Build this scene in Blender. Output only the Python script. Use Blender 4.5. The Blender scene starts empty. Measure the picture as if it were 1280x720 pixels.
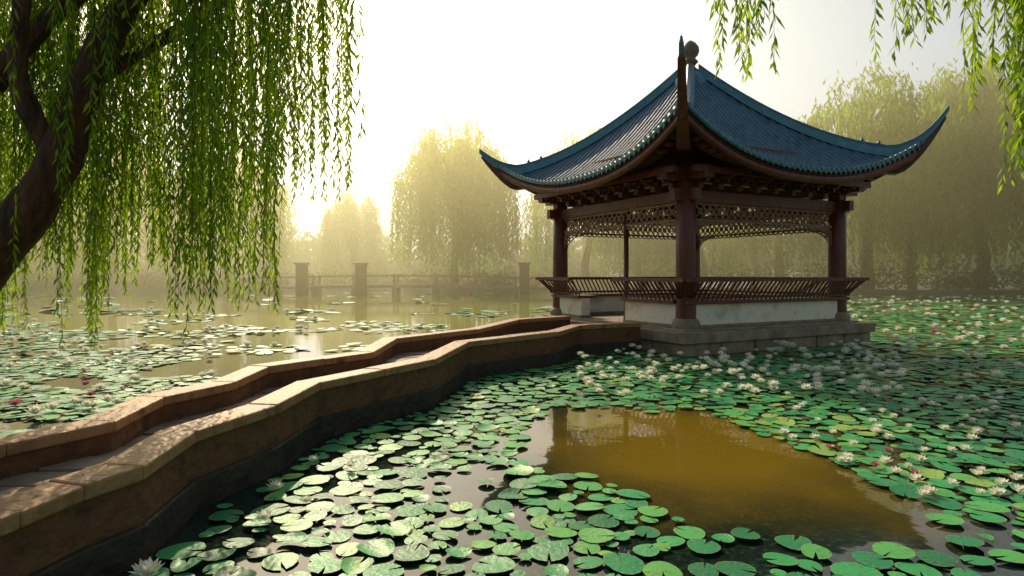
import bpy, math, random
import numpy as np
from mathutils import Vector, Matrix
random.seed(7); rng=np.random.default_rng(7)
scene=bpy.context.scene
R=math.radians

# ------------------------------------------------------------------ materials
def new_mat(name):
    m=bpy.data.materials.new(name); m.use_nodes=True
    nt=m.node_tree; nt.nodes.clear()
    out=nt.nodes.new('ShaderNodeOutputMaterial')
    return m,nt,out
def N(nt,t,**kw):
    n=nt.nodes.new(t)
    for k,v in kw.items(): setattr(n,k,v)
    return n
def ramp(nt,fac,stops):
    r=N(nt,'ShaderNodeValToRGB'); e=r.color_ramp.elements
    while len(e)<len(stops): e.new(0.5)
    for i,(p,c) in enumerate(stops):
        e[i].position=p; e[i].color=(*c,1)
    nt.links.new(fac,r.inputs[0]); return r.outputs[0]
def surf_mat(name,c1,c2,rough=0.7,scale=3.0,bump=0.3,bscale=25,spec=0.4,coord='Object',stretch=(1,1,1),bdist=0.02,c3=None):
    m,nt,out=new_mat(name); L=nt.links.new
    b=N(nt,'ShaderNodeBsdfPrincipled'); L(b.outputs[0],out.inputs[0])
    tc=N(nt,'ShaderNodeTexCoord'); mp=N(nt,'ShaderNodeMapping'); mp.inputs['Scale'].default_value=stretch
    L(tc.outputs[coord],mp.inputs[0])
    n1=N(nt,'ShaderNodeTexNoise'); n1.inputs['Scale'].default_value=scale; n1.inputs['Detail'].default_value=6; n1.inputs['Roughness'].default_value=0.65
    L(mp.outputs[0],n1.inputs['Vector'])
    st=[(0.3,c1),(0.7,c2)] if c3 is None else [(0.28,c1),(0.5,c2),(0.75,c3)]
    L(ramp(nt,n1.outputs[0],st),b.inputs['Base Color'])
    n2=N(nt,'ShaderNodeTexNoise'); n2.inputs['Scale'].default_value=bscale; n2.inputs['Detail'].default_value=5
    L(mp.outputs[0],n2.inputs['Vector'])
    bp=N(nt,'ShaderNodeBump'); bp.inputs['Strength'].default_value=bump; bp.inputs['Distance'].default_value=bdist
    L(n2.outputs[0],bp.inputs['Height']); L(bp.outputs[0],b.inputs['Normal'])
    b.inputs['Roughness'].default_value=rough; b.inputs['Specular IOR Level'].default_value=spec
    return m
def leaf_mat(name,c1,c2,c3,transl=0.5,nscale=0.6,tc_=(0.35,0.5,0.05)):
    m,nt,out=new_mat(name); L=nt.links.new
    geo=N(nt,'ShaderNodeNewGeometry'); tc=N(nt,'ShaderNodeTexCoord')
    n1=N(nt,'ShaderNodeTexNoise'); n1.inputs['Scale'].default_value=nscale; n1.inputs['Detail'].default_value=2
    L(tc.outputs['Object'],n1.inputs['Vector'])
    a=N(nt,'ShaderNodeMath',operation='MULTIPLY_ADD'); a.inputs[1].default_value=0.45; L(geo.outputs['Random Per Island'],a.inputs[0])
    s=N(nt,'ShaderNodeMath',operation='SUBTRACT'); s.inputs[1].default_value=0.22; L(n1.outputs[0],s.inputs[0]); L(s.outputs[0],a.inputs[2])
    col=ramp(nt,a.outputs[0],[(0.2,c1),(0.5,c2),(0.8,c3)])
    b=N(nt,'ShaderNodeBsdfPrincipled'); b.inputs['Roughness'].default_value=0.5; b.inputs['Specular IOR Level'].default_value=0.25
    L(col,b.inputs['Base Color'])
    t=N(nt,'ShaderNodeBsdfTranslucent')
    mx=N(nt,'ShaderNodeMixRGB',blend_type='MULTIPLY'); mx.inputs[0].default_value=1; mx.inputs[2].default_value=(*tc_,1)
    g=N(nt,'ShaderNodeGamma'); g.inputs[1].default_value=0.55; L(col,g.inputs[0]); L(g.outputs[0],mx.inputs[1]); L(mx.outputs[0],t.inputs[0])
    ms=N(nt,'ShaderNodeMixShader'); ms.inputs[0].default_value=transl
    L(b.outputs[0],ms.inputs[1]); L(t.outputs[0],ms.inputs[2]); L(ms.outputs[0],out.inputs[0])
    return m

M_wood=surf_mat('dark_red_wood',(0.07,0.016,0.008),(0.17,0.045,0.02),rough=0.42,scale=4,bump=0.25,bscale=30,stretch=(3,3,0.5))
M_wood2=surf_mat('brown_wood',(0.08,0.03,0.013),(0.17,0.068,0.03),rough=0.5,scale=5,bump=0.3,bscale=40)
M_fret=surf_mat('carved_fretwork',(0.15,0.07,0.035),(0.30,0.16,0.085),rough=0.5,scale=5,bump=0.3,bscale=40)
M_tile=surf_mat('blue_glazed_tile',(0.022,0.05,0.08),(0.065,0.135,0.19),rough=0.48,scale=2.2,bump=0.45,bscale=14,spec=0.4,c3=(0.04,0.085,0.125))
M_tiletrim=surf_mat('teal_glazed_trim',(0.05,0.14,0.18),(0.10,0.24,0.28),rough=0.42,scale=5,bump=0.2,bscale=18,spec=0.45)
M_plaster=surf_mat('white_plaster',(0.46,0.37,0.25),(0.80,0.71,0.56),rough=0.85,scale=1.6,bump=0.25,bscale=35,c3=(0.70,0.61,0.46))
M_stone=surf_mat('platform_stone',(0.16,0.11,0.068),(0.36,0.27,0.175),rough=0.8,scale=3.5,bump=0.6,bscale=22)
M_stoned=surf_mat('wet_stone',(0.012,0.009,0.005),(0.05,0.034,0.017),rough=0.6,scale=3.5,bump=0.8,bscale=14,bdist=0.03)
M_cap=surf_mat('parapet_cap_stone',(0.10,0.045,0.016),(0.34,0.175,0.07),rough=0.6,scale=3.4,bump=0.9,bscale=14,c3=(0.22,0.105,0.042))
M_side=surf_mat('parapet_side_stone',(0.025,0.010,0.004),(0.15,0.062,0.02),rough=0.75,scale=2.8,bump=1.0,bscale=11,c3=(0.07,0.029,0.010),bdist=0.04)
M_slab=surf_mat('path_slab',(0.16,0.105,0.07),(0.37,0.265,0.18),rough=0.75,scale=2.6,bump=0.5,bscale=25)
M_bark=surf_mat('willow_bark',(0.025,0.012,0.006),(0.13,0.058,0.022),rough=0.85,scale=5,bump=1.0,bscale=14,stretch=(2,2,0.4),bdist=0.06)
M_finial=surf_mat('finial_clay',(0.12,0.08,0.06),(0.26,0.17,0.12),rough=0.5,scale=5)
M_leafn=leaf_mat('willow_leaf_near',(0.035,0.085,0.008),(0.09,0.185,0.013),(0.22,0.34,0.02),0.6,0.9,(0.9,1.0,0.12))
M_leaff=leaf_mat('willow_leaf_far',(0.04,0.095,0.012),(0.085,0.175,0.018),(0.18,0.28,0.03),0.6,0.35,(0.95,1.0,0.18))
M_bush=leaf_mat('shrub_leaf',(0.03,0.06,0.01),(0.06,0.11,0.018),(0.11,0.16,0.025),0.4,0.2,(0.6,0.7,0.1))
M_ground=surf_mat('grass_ground',(0.035,0.05,0.016),(0.09,0.1,0.035),rough=0.9,scale=0.4,bump=0.6,bscale=6,c3=(0.13,0.10,0.06))
M_petal=leaf_mat('white_petal',(0.68,0.66,0.56),(0.8,0.78,0.68),(0.82,0.8,0.74),0.35,2,(1,1,0.85))
M_pink=leaf_mat('pink_petal',(0.38,0.08,0.12),(0.55,0.18,0.24),(0.65,0.36,0.4),0.3,2,(0.9,0.5,0.5))
M_pshrub=leaf_mat('pink_blossom',(0.2,0.05,0.04),(0.35,0.12,0.09),(0.5,0.22,0.15),0.4,0.5,(0.9,0.6,0.4))
M_yel=surf_mat('stamen',(0.6,0.4,0.05),(0.75,0.55,0.1))

def pad_material():
    m,nt,out=new_mat('lily_pad'); L=nt.links.new
    geo=N(nt,'ShaderNodeNewGeometry'); uv=N(nt,'ShaderNodeUVMap'); uv.uv_map='pad'
    tc=N(nt,'ShaderNodeTexCoord')
    n1=N(nt,'ShaderNodeTexNoise'); n1.inputs['Scale'].default_value=0.45; L(tc.outputs['Object'],n1.inputs['Vector'])
    a=N(nt,'ShaderNodeMath',operation='MULTIPLY_ADD'); a.inputs[1].default_value=0.75; L(geo.outputs['Random Per Island'],a.inputs[0])
    s=N(nt,'ShaderNodeMath',operation='SUBTRACT'); s.inputs[1].default_value=0.36; L(n1.outputs[0],s.inputs[0]); L(s.outputs[0],a.inputs[2])
    col=ramp(nt,a.outputs[0],[(0.05,(0.006,0.11,0.045)),(0.32,(0.014,0.20,0.075)),(0.6,(0.035,0.30,0.09)),(0.84,(0.12,0.36,0.07)),(0.98,(0.28,0.38,0.08))])
    gr=N(nt,'ShaderNodeTexGradient',gradient_type='RADIAL'); L(uv.outputs[0],gr.inputs[0])
    mu=N(nt,'ShaderNodeMath',operation='MULTIPLY'); mu.inputs[1].default_value=2*math.pi*13; L(gr.outputs[1],mu.inputs[0])
    co=N(nt,'ShaderNodeMath',operation='COSINE'); L(mu.outputs[0],co.inputs[0])
    pw=N(nt,'ShaderNodeMapRange'); pw.inputs[1].default_value=0.75; pw.inputs[2].default_value=1.0; pw.inputs[3].default_value=0; pw.inputs[4].default_value=0.35; L(co.outputs[0],pw.inputs[0])
    mx=N(nt,'ShaderNodeMixRGB'); L(pw.outputs[0],mx.inputs[0]); L(col,mx.inputs[1]); mx.inputs[2].default_value=(0.12,0.36,0.14,1)
    ln=N(nt,'ShaderNodeVectorMath',operation='LENGTH'); L(uv.outputs[0],ln.inputs[0])
    mr=N(nt,'ShaderNodeMapRange'); mr.inputs[1].default_value=0.9; mr.inputs[2].default_value=1.0; mr.inputs[3].default_value=0; mr.inputs[4].default_value=0.5; L(ln.outputs['Value'],mr.inputs[0])
    mx2=N(nt,'ShaderNodeMixRGB'); L(mr.outputs[0],mx2.inputs[0]); L(mx.outputs[0],mx2.inputs[1]); mx2.inputs[2].default_value=(0.24,0.27,0.07,1)
    n3=N(nt,'ShaderNodeTexNoise'); n3.inputs['Scale'].default_value=30; L(tc.outputs['Object'],n3.inputs['Vector'])
    m3=N(nt,'ShaderNodeMapRange'); m3.inputs[1].default_value=0.60; m3.inputs[2].default_value=0.7; m3.inputs[4].default_value=0.65; L(n3.outputs[0],m3.inputs[0])
    mx3=N(nt,'ShaderNodeMixRGB'); L(m3.outputs[0],mx3.inputs[0]); L(mx2.outputs[0],mx3.inputs[1]); mx3.inputs[2].default_value=(0.13,0.10,0.03,1)
    b=N(nt,'ShaderNodeBsdfPrincipled'); L(mx3.outputs[0],b.inputs['Base Color'])
    b.inputs['Roughness'].default_value=0.45; b.inputs['Specular IOR Level'].default_value=0.17
    bp=N(nt,'ShaderNodeBump'); bp.inputs['Strength'].default_value=0.5; bp.inputs['Distance'].default_value=0.01; L(n3.outputs[0],bp.inputs['Height']); L(bp.outputs[0],b.inputs['Normal'])
    L(b.outputs[0],out.inputs[0]); return m
M_pad=pad_material()

def water_material():
    m,nt,out=new_mat('pond_water'); L=nt.links.new
    geo=N(nt,'ShaderNodeNewGeometry')
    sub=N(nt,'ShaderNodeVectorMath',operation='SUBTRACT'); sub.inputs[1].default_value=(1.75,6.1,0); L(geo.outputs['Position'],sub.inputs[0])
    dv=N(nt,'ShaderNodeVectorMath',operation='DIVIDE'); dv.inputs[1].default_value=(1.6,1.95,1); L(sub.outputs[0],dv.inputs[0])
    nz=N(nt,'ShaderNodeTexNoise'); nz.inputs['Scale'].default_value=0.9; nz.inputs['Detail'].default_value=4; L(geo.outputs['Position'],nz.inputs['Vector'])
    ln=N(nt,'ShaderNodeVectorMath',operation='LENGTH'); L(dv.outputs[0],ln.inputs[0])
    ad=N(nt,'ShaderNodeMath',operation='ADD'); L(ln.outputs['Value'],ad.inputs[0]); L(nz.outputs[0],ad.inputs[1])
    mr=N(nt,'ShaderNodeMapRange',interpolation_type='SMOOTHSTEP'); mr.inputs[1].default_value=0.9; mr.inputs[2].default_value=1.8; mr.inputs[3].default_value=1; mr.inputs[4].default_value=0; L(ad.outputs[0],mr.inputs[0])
    wn=N(nt,'ShaderNodeTexNoise'); wn.inputs['Scale'].default_value=26; wn.inputs['Detail'].default_value=5; wn.inputs['Roughness'].default_value=0.7; L(geo.outputs['Position'],wn.inputs['Vector'])
    wr=ramp(nt,wn.outputs[0],[(0.5,(0.008,0.015,0.014)),(0.62,(0.022,0.05,0.014)),(0.75,(0.06,0.10,0.02))])
    mx=N(nt,'ShaderNodeMixRGB'); L(mr.outputs[0],mx.inputs[0]); L(wr,mx.inputs[1]); mx.inputs[2].default_value=(0.16,0.105,0.010,1)  # murky brown ellipse: the pavilion's reflection on the water, painted into base colour
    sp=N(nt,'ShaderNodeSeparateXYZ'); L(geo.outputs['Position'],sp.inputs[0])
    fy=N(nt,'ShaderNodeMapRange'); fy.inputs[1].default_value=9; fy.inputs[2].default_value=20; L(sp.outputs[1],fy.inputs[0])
    mxb=N(nt,'ShaderNodeMixRGB'); L(fy.outputs[0],mxb.inputs[0]); L(mx.outputs[0],mxb.inputs[1]); mxb.inputs[2].default_value=(0.27,0.27,0.05,1)  # yellow-green with distance: haze reflection put into the base colour
    b=N(nt,'ShaderNodeBsdfPrincipled'); L(mxb.outputs[0],b.inputs['Base Color'])
    b.inputs['Roughness'].default_value=0.04; b.inputs['IOR'].default_value=1.33; b.inputs['Specular IOR Level'].default_value=0.5
    n2=N(nt,'ShaderNodeTexNoise'); n2.inputs['Scale'].default_value=2.2; n2.inputs['Detail'].default_value=3
    L(geo.outputs['Position'],n2.inputs['Vector'])
    bp=N(nt,'ShaderNodeBump'); bp.inputs['Strength'].default_value=0.10; bp.inputs['Distance'].default_value=0.03
    L(n2.outputs[0],bp.inputs['Height']); L(bp.outputs[0],b.inputs['Normal'])
    L(b.outputs[0],out.inputs[0]); return m
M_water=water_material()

# ------------------------------------------------------------------ mesh builder
class MB:
    def __init__(s,mats): s.v=[];s.f=[];s.m=[];s.mats=mats
    def add(s,vs,fs,mi=0):
        o=len(s.v); s.v.extend([tuple(p) for p in vs]); s.f.extend([tuple(i+o for i in f) for f in fs]); s.m.extend([mi]*len(fs))
    def box(s,c,size,mi=0,rot=0,mat=None):
        x,y,z=[q/2 for q in size]
        vs=[Vector(p) for p in [(-x,-y,-z),(x,-y,-z),(x,y,-z),(-x,y,-z),(-x,-y,z),(x,-y,z),(x,y,z),(-x,y,z)]]
        Mx=mat if mat is not None else Matrix.Rotation(rot,4,'Z')
        vs=[Mx@p+Vector(c) for p in vs]
        s.add(vs,[(0,3,2,1),(4,5,6,7),(0,1,5,4),(1,2,6,5),(2,3,7,6),(3,0,4,7)],mi)
    def bar(s,a,b,w,h,mi=0,up=(0,0,1)):
        a=Vector(a);b=Vector(b);d=(b-a).normalized(); up=Vector(up)
        x=d.cross(up)
        if x.length<1e-4: x=d.cross(Vector((0,1,0)))
        x.normalize(); u=x.cross(d).normalized()
        vs=[]
        for p in (a,b):
            for sx,su in ((-1,-1),(1,-1),(1,1),(-1,1)): vs.append(p+x*sx*w/2+u*su*h/2)
        s.add(vs,[(0,1,2,3),(7,6,5,4),(0,4,5,1),(1,5,6,2),(2,6,7,3),(3,7,4,0)],mi)
    def tube(s,pts,rad,seg=8,mi=0,cap=True):
        pts=[Vector(p) for p in pts]; vs=[];fs=[]; n=len(pts)
        ref=Vector((0.13,0.97,0.2))
        for i,p in enumerate(pts):
            d=(pts[min(i+1,n-1)]-pts[max(i-1,0)]).normalized()
            x=d.cross(ref).normalized(); y=x.cross(d)
            r=rad[i] if hasattr(rad,'__len__') else rad
            for k in range(seg):
                a=2*math.pi*k/seg; vs.append(p+(x*math.cos(a)+y*math.sin(a))*r)
        for i in range(n-1):
            for k in range(seg):
                k2=(k+1)%seg; fs.append((i*seg+k,i*seg+k2,(i+1)*seg+k2,(i+1)*seg+k))
        if cap: fs.append(tuple(range(seg))[::-1]); fs.append(tuple((n-1)*seg+k for k in range(seg)))
        s.add(vs,fs,mi)
    def lathe(s,prof,c=(0,0,0),seg=20,mi=0):
        vs=[];fs=[]
        for r,z in prof:
            for k in range(seg):
                a=2*math.pi*k/seg; vs.append((c[0]+r*math.cos(a),c[1]+r*math.sin(a),c[2]+z))
        for i in range(len(prof)-1):
            for k in range(seg):
                k2=(k+1)%seg; fs.append((i*seg+k,i*seg+k2,(i+1)*seg+k2,(i+1)*seg+k))
        fs.append(tuple((len(prof)-1)*seg+k for k in range(seg)))
        s.add(vs,fs,mi)
    def leaves(s,P,D,S,L,W,mi):
        n=len(P); L=L[:,None];W=W[:,None]
        V=np.empty((n,4,3)); V[:,0]=P; V[:,1]=P+D*L*0.45+S*W/2; V[:,2]=P+D*L; V[:,3]=P+D*L*0.45-S*W/2
        o=len(s.v); s.v.extend(V.reshape(-1,3).tolist())
        s.f.extend((np.arange(n*4).reshape(n,4)+o).tolist()); s.m.extend([mi]*n)
    def obj(s,name,parent=None,smooth=False,bevel=0):
        me=bpy.data.meshes.new(name); me.from_pydata(s.v,[],s.f)
        for m in s.mats: me.materials.append(m)
        me.polygons.foreach_set('material_index',s.m)
        if smooth: me.polygons.foreach_set('use_smooth',[True]*len(s.f))
        me.update()
        o=bpy.data.objects.new(name,me); scene.collection.objects.link(o)
        if parent: o.parent=parent
        if bevel:
            b=o.modifiers.new('bevel','BEVEL'); b.width=bevel; b.segments=2; b.limit_method='ANGLE'
        return o
def empty(name,loc=(0,0,0),rot=0):
    e=bpy.data.objects.new(name,None); e.location=loc; e.rotation_euler=(0,0,rot); scene.collection.objects.link(e); return e

# ------------------------------------------------------------------ pavilion
pav=empty('chinese_pavilion',(4.515,16.21,0),R(27.97))
h=2.38; PZ=0.48
b=MB([M_stone,M_stoned])
b.box((0,0,0.36),(5.92,5.92,0.22),0)
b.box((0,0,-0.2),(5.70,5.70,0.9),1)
b.box((0,0,PZ+0.0),(5.45,5.45,0.06),0)
for sx,sy in ((1,0),(-1,0),(0,1),(0,-1)):
    for k in range(6):
        t=-2.4+k*0.96
        c=(sx*2.86 if sx else t, sy*2.86 if sy else t, 0.12)
        sz=(0.06,0.93,0.24) if sx else (0.93,0.06,0.24)
        b.box(c,sz,0)
b.box((-3.1,0.33,0.3),(0.5,1.7,0.16),0)
b.obj('stone_platform',pav,bevel=0.02)
b=MB([M_plaster,M_stone,M_wood])
PT=PZ+0.03
def wallseg(face,t0,t1):
    nx,ny=face
    mid=(t0+t1)/2; ln=t1-t0
    def P(r,t,z): return ((nx*r if nx else t), (ny*r if ny else t), z)
    sz=lambda w,l,hh:(w,l,hh) if nx else (l,w,hh)
    b.box(P(2.37,mid,(PT+1.0)/2),sz(0.26,ln,1.0-PT),0)
    b.box(P(2.37,mid,PT+0.03),sz(0.31,ln+0.05,0.06),1)
    b.box(P(2.33,mid,1.035),sz(0.56,ln+0.06,0.07),2)
wallseg((0,-1),-2.5,2.5); wallseg((0,1),-2.5,2.5); wallseg((1,0),-2.236,2.236)
wallseg((-1,0),-2.236,-0.55); wallseg((-1,0),1.2,2.236)
b.obj('low_wall',pav,bevel=0.008)
b=MB([M_wood])
def rail(face,t0,t1,e0,e1):
    nx,ny=face
    def P(r,t,z): return (nx*r if nx else t, ny*r if ny else t, z)
    n=int((t1-t0)/0.13)
    for k in range(n+1):
        t=t0+(t1-t0)*k/n
        p=[P(2.55,t,1.07),P(2.62,t,1.2),P(2.74,t,1.35),P(2.83,t,1.46)]
        for i in range(3): b.bar(p[i],p[i+1],0.028,0.03)
    b.bar(P(2.56,t0-e0*0.2,1.12),P(2.56,t1+e1*0.2,1.12),0.05,0.05)
    b.bar(P(2.84,t0-e0*0.48,1.49),P(2.84,t1+e1*0.48,1.49),0.08,0.075)
    for s,e,t in ((-1,e0,t0),(1,e1,t1)):
        if e:
            for q in (0.1,0.2,0.3):
                b.bar(P(2.56,t+s*q*0.3,1.1),P(2.83,t+s*(q+0.1),1.46),0.028,0.03)
rail((0,-1),-2.36,2.36,1,1); rail((0,1),-2.36,2.36,1,1); rail((1,0),-2.36,2.36,1,1)
rail((-1,0),-2.36,-0.55,1,0); rail((-1,0),1.2,2.36,0,1)
for sx in(-1,1):
    for sy in(-1,1): b.bar((sx*2.4,sy*2.4,1.4),(sx*2.83,sy*2.83,1.49),0.04,0.04)
b.obj('bench_railing',pav)
b=MB([M_wood,M_stone])
for sx in(-1,1):
    for sy in(-1,1):
        b.lathe([(0.27,PT),(0.29,PT+0.07),(0.26,PT+0.16),(0.21,PT+0.2)],(sx*h,sy*h,0),20,1)
        b.lathe([(0.205,PT+0.19),(0.20,2.0),(0.19,3.9)],(sx*h,sy*h,0),20,0)
b.lathe([(0.07,PT),(0.06,PT+0.1),(0.055,3.0)],(-h+0.02,-0.42,0),10,0)
o=b.obj('columns',pav,smooth=False)
for p in o.data.polygons: p.use_smooth=len(p.vertices)==4
b=MB([M_wood,M_wood2])
for z,w,hh in((3.2,0.16,0.24),(3.62,0.2,0.26)):
    e=2.75 if z<3.5 else 3.0
    for s in(-1,1):
        b.box((0,s*h,z),(e*2,w,hh),0); b.box((s*h,0,z+0.004),(w-0.006,e*2,hh-0.01),0)
for s in(-1,1):
    b.box((0,s*(h-0.02),4.0),(4.7,0.06,0.75),1); b.box((s*(h-0.02),0,4.0),(0.06,4.6,0.75),1)
    b.box((0,s*2.95,3.66),(5.4,0.13,0.13),0); b.box((s*2.95,0,3.664),(0.126,5.4,0.126),0)
for fx,fy in((0,-1),(0,1),(1,0),(-1,0)):
    for k in range(9):
        t=-2.2+k*0.55
        def P(r,t,z): return (fx*r if fx else t, fy*r if fy else t, z)
        def S(a,l,c): return (a,l,c) if fx else (l,a,c)
        b.box(P(2.52,t,3.40),S(0.22,0.14,0.12),1)
        b.box(P(2.62,t,3.5),S(0.42,0.08,0.08),0)
        b.box(P(2.62,t,3.52),S(0.07,0.34,0.07),1)
        b.box(P(2.80,t,3.585),S(0.3,0.1,0.06),1)
        b.box(P(2.78,t,3.56),S(0.06,0.42,0.05),0)
b.obj('beams_and_brackets',pav,bevel=0.006)
b=MB([M_fret])
def lattice(face):
    fx,fy=face
    def P(t,z,r=h): return (fx*r if fx else t, fy*r if fy else t, z)
    z1=3.08;z0=2.72;T=2.17
    b.bar(P(-T,z0),P(T,z0),0.045,0.045); b.bar(P(-T,z1-0.02),P(T,z1-0.02),0.04,0.04)
    st=0.18; hh=z1-z0
    t=-T
    while t<T-hh+0.01:
        b.bar(P(t,z0),P(t+hh,z1),0.026,0.026); b.bar(P(t,z1),P(t+hh,z0),0.026,0.026); t+=st
    t=-T+0.18
    while t<T-0.1:
        pts=[P(t+0.055*math.cos(a),(z0+z1)/2+0.055*math.sin(a)) for a in np.linspace(0,2*math.pi,9)]
        for i in range(8): b.bar(pts[i],pts[i+1],0.02,0.02)
        t+=0.18
    t=-T+0.1
    while t<T-0.1:
        pts=[P(t+0.075*math.cos(a),z0-0.02-0.06*math.sin(a)) for a in np.linspace(0,math.pi,6)]
        for i in range(5): b.bar(pts[i],pts[i+1],0.028,0.028)
        t+=0.16
    for s in(-1,1):
        for (w,dp) in ((0.85,0.42),(0.6,0.30),(0.38,0.18)):
            pts=[P(s*(T-w*(1-math.sin(a))),z0-dp*(1-math.cos(a))) for a in np.linspace(0,math.pi/2,7)]
            for i in range(6): b.bar(pts[i],pts[i+1],0.03,0.03)
        for q in(0.08,0.2,0.32,0.45,0.6):
            u=1-q/0.85; a=math.asin(max(0,min(1,u))); b.bar(P(s*(T-q),z0),P(s*(T-q),z0-0.42*(1-math.cos(a))-0.005),0.022,0.022)
for f in((0,-1),(0,1),(1,0),(-1,0)): lattice(f)
b.obj('hanging_lattice',pav)
def Zh(d):
    z=4.33+2.52*max(0,1-d/4.9)**1.7
    if d>4.4: z+=0.88*((d-4.4)/1.25)**2
    return z
def RE(v): return 3.48+0.2*abs(v)**3
def RS(r,w,dz=0):
    v=min(1,abs(w)/max(r,1e-4))
    return Zh(r*1.41421)-0.7*(min(r,3.7)/3.5)**1.5*(1-v**2.2)+dz
faces4=[0,math.pi/2,math.pi,3*math.pi/2]
def FP(a,r,w,z): return (r*math.cos(a)-w*math.sin(a), r*math.sin(a)+w*math.cos(a), z)
b=MB([M_tile,M_wood2,M_tiletrim,M_wood])
for a in faces4:
    NU,NV=18,24
    for lay,(dz,mi) in enumerate(((0,0),(-0.13,1))):
        vs=[];fs=[]
        for i in range(NU+1):
            for j in range(NV+1):
                v=-1+2*j/NV; r=0.1+(RE(v)-0.1)*i/NU; w=v*r
                vs.append(FP(a,r,w,RS(r,w,dz)))
        for i in range(NU):
            for j in range(NV):
                k=i*(NV+1)+j; q=(k,k+NV+1,k+NV+2,k+1); fs.append(q if lay==0 else q[::-1])
        b.add(vs,fs,mi)
    for (z0,z1,ro,mi) in((0.02,-0.075,0.012,2),(-0.076,-0.28,-0.03,3)):
        vs=[];fs=[]
        for j in range(NV+1):
            v=-1+2*j/NV; r=RE(v)+ro; w=v*r; z=RS(r,w)
            for rr,zz in((r,z+z0),(r,z+z1),(r-0.06,z+z1),(r-0.06,z+z0)): vs.append(FP(a,rr,w,zz))
        for j in range(NV):
            for k in range(4): fs.append((j*4+k,(j+1)*4+k,(j+1)*4+(k+1)%4,j*4+(k+1)%4))
        b.add(vs,fs,mi)
b.obj('roof_surface',pav,smooth=True)
b=MB([M_tile,M_tiletrim])
for a in faces4:
    w=-3.5
    while w<3.55:
        rs=max(abs(w)+0.03,0.2)
        r=3.48
        for _ in range(6): r=RE(min(1,abs(w)/r))
        if r-rs>0.08:
            n=max(3,int((r-rs)/0.16)); vs=[];fs=[]
            for i in range(n+1):
                rr=rs+(r+0.02-rs)*i/n; z=RS(rr,w)
                for k in range(6):
                    th=math.pi*k/5; vs.append(FP(a,rr,w+0.045*math.cos(th),z-0.01+0.05*math.sin(th)))
            for i in range(n):
                for k in range(5): fs.append((i*6+k,i*6+k+1,(i+1)*6+k+1,(i+1)*6+k))
            b.add(vs,fs,0)
            rr=rs+0.25
            while rr<r-0.05:
                vs=[];fs=[]
                for q,dr in((0,0),(1,0.03)):
                    z=RS(rr+dr,w)
                    for k in range(6):
                        th=math.pi*k/5; vs.append(FP(a,rr+dr,w+0.053*math.cos(th),z-0.008+0.058*math.sin(th)))
                for k in range(5): fs.append((k,6+k,7+k,k+1))
                b.add(vs,fs,0); rr+=0.28
            z=RS(r,w); vs=[FP(a,r+0.035,w+0.05*math.cos(t),z+0.005+0.05*math.sin(t)) for t in np.linspace(0,2*math.pi,11)[:-1]]
            b.add(vs,[tuple(range(10))],1)
            b.add([FP(a,r+0.03,w+0.04,z-0.03),FP(a,r+0.03,w+0.12,z-0.03),FP(a,r+0.03,w+0.08,z-0.12)],[(0,1,2)],1)
        w+=0.16
b.obj('roof_tiles',pav,smooth=True)
b=MB([M_wood2])
for a in faces4:
    w=-3.3
    while w<3.35:
        r1=3.44
        r0=max(abs(w)*1.02,1.6)
        rr=np.linspace(r0,r1-0.02,5)
        if r1-r0>0.15:
            for i in range(4):
                b.bar(FP(a,rr[i],w,RS(rr[i],w)-0.19),FP(a,rr[i+1],w,RS(rr[i+1],w)-0.19),0.08,0.09)
        w+=0.24
b.obj('rafters',pav)
b=MB([M_tiletrim,M_wood,M_tile])
tips={225:0.3,315:0.14,135:-0.2,45:0}
for ang,tz in tips.items():
    ca,sa=math.cos(R(ang)),math.sin(R(ang))
    ds=np.concatenate([np.linspace(0.2,4.4,16),np.linspace(4.55,5.67,10)])
    def sweep(wf,z0f,z1f,mi,dd):
        vs=[];fs=[]
        for i,d in enumerate(dd):
            wd=wf(d)
            z=Zh(d)+ (tz*((d-4.3)/1.35)**3 if d>4.3 else 0)
            for s,zz in((-1,z0f(d)),(1,z0f(d)),(0.55,z1f(d)),(-0.55,z1f(d))):
                vs.append((ca*d-sa*wd*s,sa*d+ca*wd*s,z+zz))
        n=len(dd)
        for i in range(n-1):
            for k in range(4): fs.append((i*4+k,i*4+(k+1)%4,(i+1)*4+(k+1)%4,(i+1)*4+k))
        fs.append((3,2,1,0)); fs.append(tuple((n-1)*4+k for k in range(4)))
        b.add(vs,fs,mi)
    def wf(d): return 0.13 if d<4.4 else 0.13-0.085*(d-4.4)/1.27
    sweep(wf,lambda d:-0.05,lambda d:0.17 if d<4.8 else 0.17-0.12*(d-4.8)/0.87,0,ds)
    sweep(lambda d:wf(d)*0.62,lambda d:0.165 if d<4.8 else 0.165-0.12*(d-4.8)/0.87,lambda d:0.235 if d<4.8 else 0.235-0.15*(d-4.8)/0.87,2,ds)
    dd=np.concatenate([np.linspace(1.2,4.6,10),np.linspace(4.75,5.6,7)])
    sweep(lambda d:0.13 if d<4.6 else 0.13-0.06*(d-4.6)/1.0,lambda d:-0.46 if d<4.7 else -0.46+0.33*(d-4.7)/0.9,lambda d:-0.06,1,dd)
    for d in (3.9,4.25):
        c=Vector((ca*d,sa*d,Zh(d)+0.22)); b.lathe([(0.03,0),(0.045,0.04),(0.025,0.08),(0.0,0.12)],c,8,2)
b.obj('hip_ridges',pav,bevel=0.008)
b=MB([M_tiletrim,M_finial])
b.lathe([(0.44,6.25),(0.4,6.5),(0.26,6.68),(0.2,6.7)],(0,0,0),20,0)
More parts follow.
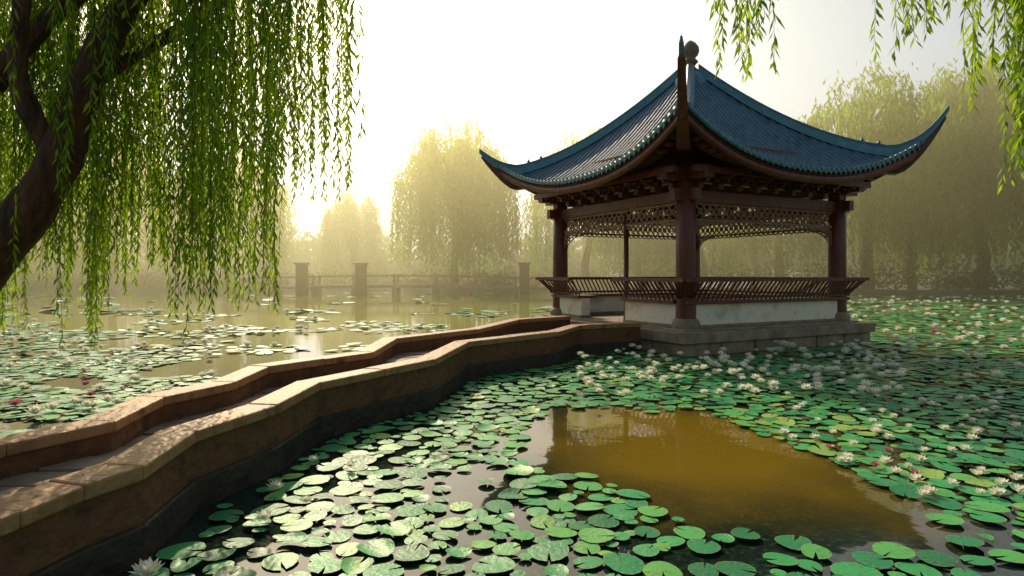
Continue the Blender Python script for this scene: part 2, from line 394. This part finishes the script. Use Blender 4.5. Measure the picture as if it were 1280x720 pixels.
b.lathe([(0.2,6.68),(0.23,6.74),(0.16,6.8),(0.11,6.86),(0.15,6.92),(0.2,6.97),(0.15,7.03),(0.12,7.06),(0.19,7.14),(0.225,7.24),(0.21,7.34),(0.14,7.44),(0.06,7.5),(0.01,7.53)],(0,0,0),20,1)
b.obj('roof_finial',pav,smooth=True)
# ------------------------------------------------------------------ zigzag causeway
near=[(-2.9,0.2),(-2.55,2.0),(-2.37,2.95),(-2.30,3.3),(-2.18,3.58),(-2.27,4.36),(-2.02,5.18),(-1.98,6.24),(-1.06,7.86),(-0.78,9.8),(0.70,11.4),(1.25,12.75),(2.62,13.32)]
far=[(-4.1,0.2),(-3.6,2.6),(-3.35,4.13),(-3.04,4.71),(-3.17,5.61),(-2.86,6.33),(-2.9,7.33),(-1.98,8.63),(-1.98,10.4),(-0.75,12.05),(0.05,14.5),(1.36,15.62)]
cause=empty('zigzag_stone_causeway')
def offs(pl,d):
    out=[]
    for i,p in enumerate(pl):
        p=Vector(p)
        a=(Vector(pl[i])-Vector(pl[i-1])).normalized() if i>0 else None
        c=(Vector(pl[i+1])-Vector(pl[i])).normalized() if i<len(pl)-1 else None
        na=Vector((-a.y,a.x)) if a else None; nc=Vector((-c.y,c.x)) if c else None
        if na is None: n=nc
        elif nc is None: n=na
        else:
            n=(na+nc).normalized(); n=n/max(0.5,n.dot(na))
        out.append(p+n*d)
    return out
def sweepwall(bb,pl,w,z0,z1,mi):
    A=offs(pl,w/2);B=offs(pl,-w/2);vs=[];fs=[]
    for i,(p,q) in enumerate(zip(A,B)):
        vs+= [(p.x,p.y,z0(i)),(q.x,q.y,z0(i)),(q.x,q.y,z1(i)),(p.x,p.y,z1(i))]
    n=len(pl)
    for i in range(n-1):
        for k in range(4): fs.append((i*4+k,i*4+(k+1)%4,(i+1)*4+(k+1)%4,(i+1)*4+k))
    fs.append((3,2,1,0)); fs.append(tuple((n-1)*4+k for k in range(4)))
    bb.add(vs,fs,mi)
for nm,pl in(('near_parapet',near),('far_parapet',far)):
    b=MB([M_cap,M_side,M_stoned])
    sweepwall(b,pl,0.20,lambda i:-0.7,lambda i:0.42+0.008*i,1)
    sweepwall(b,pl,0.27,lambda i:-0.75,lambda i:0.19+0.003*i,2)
    A=offs(pl,0.13);B=offs(pl,-0.13)
    for i in range(len(pl)-1):
        L_=(Vector(pl[i+1])-Vector(pl[i])).length; n=max(1,int(round(L_/0.95)))
        for k in range(n):
            g=0.006/L_
            t0=k/n+(g if k else 0); t1=(k+1)/n-(g if k<n-1 else 0)
            P4=[A[i].lerp(A[i+1],t0),B[i].lerp(B[i+1],t0),B[i].lerp(B[i+1],t1),A[i].lerp(A[i+1],t1)]
            z0=lambda t:0.42+0.008*(i+t); j=random.uniform(-0.006,0.006); hh=0.085
            zz=[z0(t0),z0(t0),z0(t1),z0(t1)]
            vs=[(p.x,p.y,z-0.002) for p,z in zip(P4,zz)]+[(p.x,p.y,z+hh+j) for p,z in zip(P4,zz)]
            b.add(vs,[(3,2,1,0),(4,5,6,7),(0,1,5,4),(1,2,6,5),(2,3,7,6),(3,0,4,7)],0)
    b.obj(nm,cause,bevel=0.014)
def xat(pl,y):
    for i in range(len(pl)-1):
        if pl[i][1]<=y<=pl[i+1][1]:
            t=(y-pl[i][1])/(pl[i+1][1]-pl[i][1]); return pl[i][0]+t*(pl[i+1][0]-pl[i][0])
    return None
near2=near[:-1]+[(2.62,13.32),(1.42,15.62)]
b=MB([M_slab,M_stoned])
y=0.25
while y<15.3:
    dy=0.30+random.uniform(-0.03,0.05)
    X=xat
    xs0,xs1=X(far,y),X(far,min(15.6,y+dy-0.02)); xn0,xn1=X(near2,y),X(near2,min(15.6,y+dy-0.02))
    if None not in (xs0,xs1,xn0,xn1):
        f=random.uniform(0.4,0.6)
        for (l0,r0,l1,r1) in ((xs0+0.05,xs0+(xn0-xs0)*f-0.008,xs1+0.05,xs1+(xn1-xs1)*f-0.008),(xs0+(xn0-xs0)*f+0.008,xn0-0.05,xs1+(xn1-xs1)*f+0.008,xn1-0.05)):
            dz=random.uniform(-0.01,0.01)
            z=0.30+dz; y1=y+dy-0.025
            b.add([(l0,y,0.2),(r0,y,0.2),(r1,y1,0.2),(l1,y1,0.2),(l0,y,z),(r0,y,z),(r1,y1,z),(l1,y1,z)],[(4,5,6,7),(0,1,5,4),(1,2,6,5),(2,3,7,6),(3,0,4,7)],0)
        b.add([(xs0,y,0.24),(xn0,y,0.24),(xn1,y+dy,0.24),(xs1,y+dy,0.24)],[(0,1,2,3)],1)
    y+=dy
b.obj('path_slabs',cause,bevel=0.006)

# ------------------------------------------------------------------ terrain, water
def edgey(x): return 60-10*min(1,max(0,(x-8)/18))+2*math.sin(x*0.13)+1.0*math.sin(x*0.37)
def pond(x,y):
    d=min(y-0.3, edgey(x)-y, 75-abs(x))
    e=math.hypot(x+9.3,y-3.0)-4.4
    return min(d,e)
xs=sorted(set([-900,-600,-400,-250,-160,-120,-95]+list(np.arange(-80,-14,2.0))+list(np.arange(-14,14,0.7))+list(np.arange(14,82,2.0))+[95,120,160,250,400,600,900]))
ys=sorted(set([-300,-150,-80,-40,-20,-10,-5]+list(np.arange(-3,14,0.6))+list(np.arange(14,44,3.0))+list(np.arange(44,66,0.9))+[70,80,95,120,160,220,300,450,700,1200]))
vs=[];fs=[]
for yy in ys:
    for xx in xs:
        d=pond(xx,yy); t=max(0,min(1,(d+0.9)/1.8)); t=t*t*(3-2*t)
        z=0.38*(1-t)-0.9*t+ (0.15*math.sin(xx*0.21)*math.cos(yy*0.17) if d<-2 else 0)
        vs.append((xx,yy,z))
nx=len(xs)
for j in range(len(ys)-1):
    for i in range(nx-1): fs.append((j*nx+i,j*nx+i+1,(j+1)*nx+i+1,(j+1)*nx+i))
b=MB([M_ground]); b.add(vs,fs); b.obj('ground',smooth=True)
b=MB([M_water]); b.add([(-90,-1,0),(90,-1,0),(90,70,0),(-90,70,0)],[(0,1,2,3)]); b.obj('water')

# ------------------------------------------------------------------ lily pads
openpoly=[(0,5.77),(0.2,6.9),(0.47,7.57),(2.17,7.9),(2.44,6.5),(2.69,5.52),(2.91,4.31),(2.37,3.585),(1.19,3.975),(0.91,4.54),(0.63,5.02),(0.07,5.29)]
def inpoly(x,y,P):
    c=False;j=len(P)-1
    for i in range(len(P)):
        if (P[i][1]>y)!=(P[j][1]>y) and x<(P[j][0]-P[i][0])*(y-P[i][1])/(P[j][1]-P[i][1])+P[i][0]: c=not c
        j=i
    return c
from mathutils import noise as mn
def nz(x,y,s): return mn.noise(Vector((x*s,y*s,3.7)))
ca,sa=math.cos(R(27.97)),math.sin(R(27.97))
def inplat(x,y,m=0.0):
    dx,dy=x-4.515,y-16.21; u=dx*ca+dy*sa; v=-dx*sa+dy*ca
    return max(abs(u),abs(v))<2.95+m or (abs(v-0.33)<1 and -3.5<u<0)
def oncause(x,y,m=0.1):
    if y>15.8: return False
    if y<0.3: return True
    for yy in (y-0.15,y,y+0.15):
        yy=min(max(yy,0.3),15.6)
        a=xat(far,yy); c=xat(near2,yy)
        if a is not None and c is not None and a-0.16-m<x<c+0.16+m: return True
    return False
def dens(x,y):
    if pond(x,y)<0.9: return 0
    xn=xat(near2,y) if y<15.6 else None
    left = (xn is not None and x<xn) or (y>=15.6 and x<2+ (y-15.6)*0.10)
    n=nz(x,y,0.35)+0.5*nz(x,y,0.9)
    if not left:
        if inpoly(x,y,openpoly): return 0.0 if n<0.42 else 0.6
        if math.hypot((x+0.3)/0.35,(y-4.9)/0.5)<1: return 0.05
        if y<4.1 and 0.6<x: return 0.25+n*0.6
        if y<9: return 1.0 if n>-0.5 else 0.4
        return 0.97 if n>-0.35 else 0.35
    else:
        if y<6.5: return 0.4+n
        if y<18:
            return 0.8 if (x<-0.44*y+n*2.2 and y>7 and n>-0.25) else (0.45 if n>0.34 else 0.0)
        if y<26: return 0.6 if n>0.28 else 0.0
        return 0.4 if (n>0.33 or (x<-0.6*y and n>0.1)) else 0.0
cell=0.5; grid={}
pads=[]
def tryp(x,y,r,ov):
    gx,gy=int(x//cell),int(y//cell); k=int(math.ceil((r+0.4)/cell))
    for i in range(gx-k,gx+k+1):
        for j in range(gy-k,gy+k+1):
            for (px,py,pr) in grid.get((i,j),()):
                if (px-x)**2+(py-y)**2<((pr+r)*ov)**2: return False
    grid.setdefault((gx,gy),[]).append((x,y,r)); return True
def scatter(y0,y1,n,rmin,rmax,ov):
    for _ in range(n):
        y=math.sqrt(random.uniform(y0*y0,y1*y1)); x=random.uniform(-0.86,0.9)*y+random.uniform(-0.3,0.3)
        if random.random()>dens(x,y): continue
        r=random.uniform(rmin,rmax)
        if inplat(x,y,r) or oncause(x,y,r): continue
        if tryp(x,y,r,ov): pads.append((x,y,r))
scatter(1.8,12,14000,0.075,0.13,0.79)
scatter(1.8,12,18000,0.04,0.085,0.79)
scatter(12,26,13000,0.11,0.19,0.80)
scatter(26,60,11000,0.2,0.42,0.82)
def build_pads():
    V=[];F=[];UV=[]
    seg=15
    for (x,y,r) in pads:
        o=len(V); a0=random.uniform(0,2*math.pi); tx,ty=random.gauss(0,0.045),random.gauss(0,0.045)
        z0=0.010+random.uniform(0,0.018); el=random.uniform(0.85,1.0); cup=random.choice((0,0,0.01,0.03,0.1))*r
        cc,ss=math.cos(a0),math.sin(a0)
        notch=random.uniform(0.12,0.34)
        V.append((x+cc*0.12*r,y+ss*0.12*r,z0+0.004)); UV.append((0.1,0))
        ph=random.uniform(0,6)
        for ring,fr in((0,0.6),(1,1.0)):
            for k in range(seg):
                t=notch/2+(2*math.pi-notch)*k/(seg-1)
                rr=r*fr*(1+0.045*math.sin(3*t+ph)*fr)
                lx,ly=rr*math.cos(t),rr*math.sin(t)*el
                X_=lx*cc-ly*ss; Y_=lx*ss+ly*cc
                zz=z0+lx*tx+ly*ty+(cup*(1+0.8*math.sin(2*t+ph)) if ring else 0)
                V.append((x+X_,y+Y_,max(0.006,zz))); UV.append((fr*math.cos(t),fr*math.sin(t)))
        for k in range(seg-1):
            F.append((o,o+1+k,o+2+k)); F.append((o+1+k,o+1+seg+k,o+2+seg+k,o+2+k))
    me=bpy.data.meshes.new('lily_pads'); me.from_pydata(V,[],F); me.materials.append(M_pad)
    uvl=me.uv_layers.new(name='pad'); li=np.empty(len(me.loops),dtype=np.int32); me.loops.foreach_get('vertex_index',li)
    uvl.data.foreach_set('uv',np.array(UV,dtype=np.float32)[li].ravel())
    me.polygons.foreach_set('use_smooth',[True]*len(me.polygons))
    ob=bpy.data.objects.new('lily_pads',me); scene.collection.objects.link(ob)
build_pads()

# ------------------------------------------------------------------ water lily flowers
def flower(bb,x,y,z,s,mi):
    bb.lathe([(0.0,0),(0.1*s,0.05*s),(0.16*s,0.25*s),(0.1*s,0.32*s)],(x,y,z),7,1)
    for ring,(n,tilt,ln) in enumerate(((7,0.45,1.0),(8,0.85,0.92),(6,1.2,0.75))):
        ph=random.uniform(0,6)
        for k in range(n):
            a=ph+2*math.pi*k/n+random.uniform(-0.12,0.12); t=tilt+random.uniform(-0.1,0.1)
            d=Vector((math.cos(a)*math.cos(t),math.sin(a)*math.cos(t),math.sin(t))); sd=Vector((-math.sin(a),math.cos(a),0))
            L=ln*s; w=0.24*s
            p0=Vector((x,y,z+0.03*s))
            m1=p0+d*L*0.55; tip=p0+d*L+Vector((0,0,0.08*s))
            bb.add([p0,m1+sd*w+Vector((0,0,0.07*s)),tip,m1-sd*w+Vector((0,0,0.07*s)),m1-Vector((0,0,0.05*s))],[(0,1,4),(1,2,4),(2,3,4),(3,0,4)],mi)
fw=MB([M_petal,M_yel]); fp=MB([M_pink,M_yel])
def okf(x,y): return pond(x,y)>0.9 and not inplat(x,y,0.1) and not oncause(x,y,0.1) and not inpoly(x,y,openpoly)
c=0
while c<180:
    y=random.gauss(10.2,1.6); x=random.uniform(0.1,0.62)*y
    if 7.9<y<14.5 and okf(x,y): flower(fw,x,y,random.uniform(0.03,0.2),random.uniform(0.06,0.11),0); c+=1
c=0
while c<290:
    y=random.uniform(9,42); x=random.uniform(0.3,0.86)*y
    if okf(x,y): flower(fw if random.random()<0.97 else fp,x,y,random.uniform(0.04,0.2),random.uniform(0.07,0.12)*(1+y/60),0); c+=1
c=0
while c<120:
    y=random.uniform(7,30); x=random.uniform(-0.82,-0.3)*y
    if okf(x,y) and dens(x,y)>0.3: flower(fw,x,y,0.04,random.uniform(0.08,0.12)*(1+y/50),0); c+=1
c=0
while c<70:
    y=random.uniform(4.5,8.5); x=random.uniform(0.4,0.82)*y
    if okf(x,y): flower(fw,x,y,0.03,random.uniform(0.045,0.075),0); c+=1
for (x,y,s) in((-1.92,3.28,0.1),(-1.62,4.05,0.07),(-1.75,4.6,0.08),(-1.45,4.35,0.055),(-1.7,5.3,0.06),(-1.35,5.15,0.05),(-1.5,3.3,0.05)):
    flower(fw,x+0.05,y,0.05,s,0)
for (x,y,s) in((2.95,5.2,0.055),(3.15,5.0,0.05),(3.3,5.6,0.05),(2.85,5.75,0.045),(-5.9,7.6,0.1),(-5.4,8.2,0.08),(-6.0,9.0,0.09)):
    flower(fp,x,y,0.04,s,0)
fw.obj('white_water_lily_flowers'); fp.obj('pink_water_lily_flowers')

# ------------------------------------------------------------------ willows
def unit(a): return a/np.linalg.norm(a,axis=1,keepdims=True)
def strand_leaves(bb,top,bot,arch,step,L,W,mi,stem=None,stemmi=0):
    top=np.array(top);bot=np.array(bot)
    ln=np.linalg.norm(top-bot); n=max(4,int(ln/step))
    t=np.linspace(0,1,n)
    pts=top[None,:]*(1-t[:,None])+bot[None,:]*t[:,None]
    pts[:,:2]+=np.outer(1-(1-t)**3,np.array(arch)[:2])
    pts[:,2]+=0.25*np.sin(np.pi*np.minimum(t*3,1))*min(0.6,ln*0.08)
    sw=rng.normal(0,0.03,2)*ln*0.3; pts[:,0]+=sw[0]*np.sin(t*3)+0.012*np.sin(t*17+rng.uniform(0,6)); pts[:,1]+=sw[1]*np.sin(t*3)
    ang=np.arange(n)*2.4+rng.uniform(0,6)+rng.normal(0,0.5,n)
    sp=rng.uniform(0.25,0.75,n)
    D=unit(np.stack([np.cos(ang)*sp,np.sin(ang)*sp,-np.ones(n)],1))
    ra=rng.uniform(0,2*math.pi,n); Rv=np.stack([np.cos(ra),np.sin(ra),rng.uniform(-0.3,0.3,n)],1)
    S=unit(np.cross(D,Rv))
    LL=L*rng.uniform(0.6,1.25,n)*(1-0.35*t**3)
    bb.leaves(pts,D,S,LL,W*rng.uniform(0.7,1.2,n),mi)
    if stem:
        idx=np.linspace(0,n-1,min(n,9)).astype(int)
        bb.tube([pts[i] for i in idx],[stem*(1-0.6*k/8) for k in range(len(idx))],3,stemmi,False)
def far_willow(name,seed,H,SP,nclump,per,lo=0.06):
    r=random.Random(seed); bb=MB([M_bark,M_leaff])
    bend=[(0,0,0),(r.uniform(-.3,.3),r.uniform(-.3,.3),H*0.15),(r.uniform(-.5,.5),r.uniform(-.5,.5),H*0.33)]
    bb.tube(bend,[H*0.03,H*0.024,H*0.02],9,0)
    tp=Vector(bend[-1])
    for k in range(9):
        a=2*math.pi*k/9+r.uniform(-.3,.3); rr=SP*r.uniform(0.4,0.75); zt=H*r.uniform(0.55,0.8)
        p=[tp,tp+Vector((math.cos(a)*rr*0.3,math.sin(a)*rr*0.3,(zt-tp.z)*0.5)),Vector((math.cos(a)*rr*0.7,math.sin(a)*rr*0.7,zt*0.93)),Vector((math.cos(a)*rr,math.sin(a)*rr,zt))]
        bb.tube(p,[H*0.013,H*0.009,H*0.005,H*0.0015],6,0)
    for c in range(nclump):
        a=r.uniform(0,2*math.pi); q=math.sqrt(r.uniform(0.01,1)); rr=SP*q
        zt=H*(1-0.36*q**2.4)*r.uniform(0.86,1.05); zb=H*r.uniform(lo,0.34)+ (0.0 if q>0.5 else H*0.15)
        if zb>zt-1.5: zb=zt-1.5
        cx,cy=math.cos(a)*rr,math.sin(a)*rr
        for s in range(per):
            sx,sy=cx+r.gauss(0,SP*0.065),cy+r.gauss(0,SP*0.065)
            ou=r.uniform(0.0,0.9)
            strand_leaves(bb,(sx,sy,zt+r.gauss(0,H*0.02)),(sx,sy,zb+abs(r.gauss(0,H*0.08))),(math.cos(a)*ou,math.sin(a)*ou),0.28,0.62,0.14,1)
        m=18; P=np.array([cx,cy,zt])+rng.normal(size=(m,3))*np.array([SP*0.09,SP*0.09,H*0.025])
        D=unit(rng.normal(size=(m,3))*0.4+np.array([0,0,-0.8])); S=unit(np.cross(D,rng.normal(size=(m,3))))
        bb.leaves(P,D,S,rng.uniform(0.4,0.7,m),rng.uniform(0.1,0.17,m),1)
    return bb.obj(name)
w1=far_willow('willow_tree',1,15.5,5.6,96,10,0.04); w2=far_willow('willow_tree',2,15.5,5.8,72,9); w3=far_willow('willow_tree',3,14.5,4.8,58,9,0.1)
def place(o,x,y,s,rz): o.location=(x,y,0.2); o.scale=(s,s,s); o.rotation_euler=(0,0,rz)
def inst(src,x,y,s,rz):
    o=bpy.data.objects.new('willow_tree',src.data); scene.collection.objects.link(o); place(o,x,y,s,rz)
place(w1,-5.4,61,1.0,1.9)
place(w2,7.5,64,1.0,1.3)
place(w3,22.5,54,1.0,2.0)
for (k,x,y,s,rz) in ((1,29.5,53,1.16,0.5),(0,39.5,54,1.25,2.6),(2,46.5,57,1.25,4.0),(2,35,56,1.0,5.1),(2,13.5,68,1.0,0.7),(0,20,68,1.05,3.9),
                     (1,-30,68,1.0,2.2),(2,-41,66,1.1,0.2),(0,-53,70,1.1,1.0),(2,-20,80,0.8,3.0)):
    inst((w1,w2,w3)[k],x,y,s,rz)
bb=MB([M_bush])
for k in range(380):
    x=random.uniform(-95,95); y=random.uniform(84,98); Hh=random.uniform(4,9)*(1.35 if x>12 else 0.9); rr=random.uniform(2.2,4)
    m=60; U=rng.normal(size=(m,3)); U=unit(U)*rng.uniform(0.5,1,(m,1)); P=np.array([x,y,Hh*0.55])+U*np.array([rr,rr,Hh*0.5]); P[:,2]=np.maximum(P[:,2],0.1)
    D=unit(rng.normal(size=(m,3))+np.array([0,0,-0.6])); S=unit(np.cross(D,rng.normal(size=(m,3))))
    bb.leaves(P,D,S,rng.uniform(0.9,1.8,m),rng.uniform(0.5,0.9,m),0)
bb.obj('distant_tree_belt')
bb=MB([M_bush]); pb=MB([M_pshrub])
for k in range(420):
    x=random.uniform(-75,75); edge=edgey(x)
    y=edge+random.uniform(0.8,5); Hh=random.uniform(0.6,2.0)*(1.5 if x>10 else 1)
    pk=(-9<x<12 and random.random()<0.6)
    m=60; U=unit(rng.normal(size=(m,3))); P=np.array([x,y,Hh*0.5+0.2])+U*np.array([Hh*0.9,Hh*0.7,Hh*0.5])*rng.uniform(0.5,1,(m,1)); P[:,2]=np.maximum(P[:,2],0.1)
    D=unit(rng.normal(size=(m,3))+np.array([0,0,0.5])); S=unit(np.cross(D,rng.normal(size=(m,3))))
    (pb if pk else bb).leaves(P,D,S,rng.uniform(0.25,0.5,m),rng.uniform(0.1,0.2,m),0)
bb.obj('shore_shrubs'); pb.obj('flowering_shrubs')
bb=MB([M_wood2,M_stone])
X0,X1=-21.5,3.4; Yb=50.0
xsb=np.linspace(X0,X1,25)
def dz(x): return 0.45+0.25*math.sin((x-X0)/(X1-X0)*math.pi)
for i in range(24):
    bb.bar((xsb[i],Yb,dz(xsb[i])),(xsb[i+1],Yb,dz(xsb[i+1])),1.8,0.26,1)
    for s in(-1,1):
        bb.bar((xsb[i],Yb+s*0.8,dz(xsb[i])+0.8),(xsb[i+1],Yb+s*0.8,dz(xsb[i+1])+0.8),0.15,0.15,1)
for i in range(0,25,3):
    for s in(-1,1): bb.box((xsb[i],Yb+s*0.8,dz(xsb[i])+0.45),(0.18,0.18,0.95),1)
    bb.box((xsb[i],Yb,dz(xsb[i])/2-0.4),(0.4,1.5,dz(xsb[i])+0.6),1)
for x in (-16.0,-11.5,0.94):
    bb.box((x,Yb-1.25,1.0),(0.75,0.7,2.7)); bb.box((x,Yb-1.25,2.42),(0.95,0.9,0.16))
bb.obj('footbridge',bevel=0.02)

# near willow (left)
bb=MB([M_bark,M_leafn])
def limb(pts,r0,r1,seg=12):
    P=[Vector(p) for p in pts]; out=[]
    for i in range(len(P)-1):
        p0=P[max(i-1,0)];p1=P[i];p2=P[i+1];p3=P[min(i+2,len(P)-1)]
        for k in range(6):
            t=k/6; out.append(0.5*((2*p1)+(-p0+p2)*t+(2*p0-5*p1+4*p2-p3)*t*t+(-p0+3*p1-3*p2+p3)*t**3))
    out.append(P[-1]); n=len(out)
    rad=[(r0+(r1-r0)*(i/(n-1)))*(1+0.08*math.sin(i*1.7)) for i in range(n)]
    bb.tube(out,rad,seg,0); return out
limb([(-5.9,5.1,-0.2),(-5.2,5.1,0.8),(-4.3,5.1,1.55),(-3.66,5.1,2.4),(-3.45,5.15,3.1),(-3.15,5.3,3.9),(-2.7,5.4,4.6),(-2.1,5.6,5.1)],0.23,0.06)
limb([(-3.62,5.1,2.5),(-3.85,5.0,3.1),(-3.75,4.9,3.8),(-3.8,4.9,4.6),(-3.9,4.8,5.3)],0.09,0.03)
limb([(-5.6,5.1,0.6),(-5.5,5.2,1.8),(-5.0,5.2,2.7),(-4.3,5.2,3.1),(-3.95,5.3,3.6),(-3.5,5.8,4.5),(-3.1,6.2,5.2)],0.15,0.05)
limb([(-3.15,5.3,3.9),(-2.9,4.9,4.6),(-2.2,4.6,5.1),(-1.6,4.6,5.2)],0.05,0.02)
limb([(-3.45,5.15,3.1),(-2.9,5.8,3.9),(-2.3,6.4,4.7),(-1.7,6.6,5.1)],0.06,0.015)
limb([(-3.9,4.8,5.2),(-4.4,4.6,5.5),(-5.2,5.2,5.6)],0.05,0.02)
prof=[(0,1.0),(25,1.25),(45,1.7),(75,1.65),(105,0.95),(130,1.05),(150,1.6),(180,1.65),(205,1.7),(228,1.0),(245,1.6),(265,1.5),(290,1.35),(312,1.25),(335,1.35),(352,2.2),(372,2.5),(395,2.2),(412,2.35),(430,2.6)]
for X_ in np.arange(-4.9,-1.42,0.055):
    pxe=(X_+4.4)/3.025*440
    zb=np.interp(pxe,[p[0] for p in prof],[p[1] for p in prof])
    dn=0.5+0.5*math.sin(X_*9.0)+0.35*math.sin(X_*23)
    nq=int(8+4*dn) if X_<-2.1 else int(5+3.5*dn)
    for q in range(nq):
        y=5.5+random.uniform(-1.1,1.3)
        if X_<-3.0 and random.random()<0.75: y=random.uniform(5.35,7.0)
        x=X_*(y/5.5)+random.gauss(0,0.04)
        zt=random.uniform(4.1,5.2)
        bt=zb+abs(random.gauss(0,0.8))*(1.0 if q>0 else 0.15)
        if bt>3.9: bt=random.uniform(2.6,3.7)
        strand_leaves(bb,(x,y,zt),(x,y,bt),(random.uniform(-.12,.12),random.uniform(-.2,.2)),0.032,0.13,0.02,1,0.0035,0)
nw=bb.obj('weeping_willow_tree')
bb=MB([M_bark,M_leafn])
limb([(7.6,3.2,-0.2),(7.3,3.4,1.6),(7.0,3.8,3.2),(6.3,4.4,4.6),(5.2,5.0,5.3),(3.6,5.4,5.5),(1.7,5.6,5.3)],0.3,0.03)
limb([(6.3,4.4,4.6),(6.0,5.2,5.2),(5.2,6.2,5.5),(4.2,6.6,5.4)],0.1,0.03)
rc=[(1.85,5.5,3.6,4),(2.02,5.6,3.3,8),(2.12,5.4,3.35,7),(2.22,5.7,3.6,4),(3.35,5.5,3.65,5),(3.5,5.4,3.55,5),(3.62,5.6,3.7,4),
    (4.15,5.5,3.2,4),(4.3,5.3,2.9,7),(4.45,5.6,2.6,8),(4.6,5.7,2.4,8),(4.8,5.7,2.2,9),(5.2,5.6,2.0,10),(3.9,5.6,3.6,3)]
for (x,y,zb,n) in rc:
    for k in range(n):
        xx=x+random.gauss(0,0.06); yy=y+random.gauss(0,0.25)
        strand_leaves(bb,(xx,yy,5.2),(xx,yy,zb+abs(random.gauss(0,0.4))),(random.uniform(-.15,.1),0),0.034,0.18,0.026,1,0.0035,0)
bb.obj('weeping_willow_tree')

# ------------------------------------------------------------------ morning mist
m,nt,out=new_mat('morning_mist_volume')
vsn=N(nt,'ShaderNodeVolumeScatter'); vsn.inputs['Color'].default_value=(1.0,0.90,0.42,1); vsn.inputs['Density'].default_value=0.016; vsn.inputs['Anisotropy'].default_value=0.62
nt.links.new(vsn.outputs[0],out.inputs['Volume'])
b=MB([m]); b.box((0,81,9.6),(260,112,20)); b.obj('morning_mist')

# ------------------------------------------------------------------ light
AZ=R(-19); EL=R(34)
S=Vector((math.sin(AZ)*math.cos(EL),math.cos(AZ)*math.cos(EL),math.sin(EL)))
sd=bpy.data.lights.new('sun','SUN'); sd.energy=5.0; sd.angle=R(0.5); sd.color=(1.0,0.82,0.53)
so=bpy.data.objects.new('sun',sd); so.rotation_euler=(-S).to_track_quat('-Z','Y').to_euler(); scene.collection.objects.link(so); so.location=(0,0,30)
w=bpy.data.worlds.new('World'); scene.world=w; w.use_nodes=True
nt=w.node_tree; nt.nodes.clear()
sk=N(nt,'ShaderNodeTexSky',sky_type='NISHITA'); sk.sun_disc=False; sk.sun_elevation=EL; sk.sun_rotation=AZ; sk.air_density=1.2; sk.dust_density=3.6; sk.ozone_density=1.0
tint=N(nt,'ShaderNodeMixRGB',blend_type='MULTIPLY'); tint.inputs[0].default_value=1; tint.inputs[2].default_value=(1.03,1.0,0.86,1)
bg=N(nt,'ShaderNodeBackground'); bg.inputs[1].default_value=0.145
wo=N(nt,'ShaderNodeOutputWorld'); nt.links.new(sk.outputs[0],tint.inputs[1]); nt.links.new(tint.outputs[0],bg.inputs[0]); nt.links.new(bg.outputs[0],wo.inputs[0])
scene.view_settings.view_transform='Standard'; scene.view_settings.look='None'; scene.view_settings.exposure=0

cd=bpy.data.cameras.new('camera'); cd.sensor_width=36; cd.lens=22.5; cd.shift_y=-0.0133; cd.clip_end=3000
co=bpy.data.objects.new('camera',cd); co.location=(0,0,1.6); co.rotation_euler=(R(90),0,0); scene.collection.objects.link(co); scene.camera=co
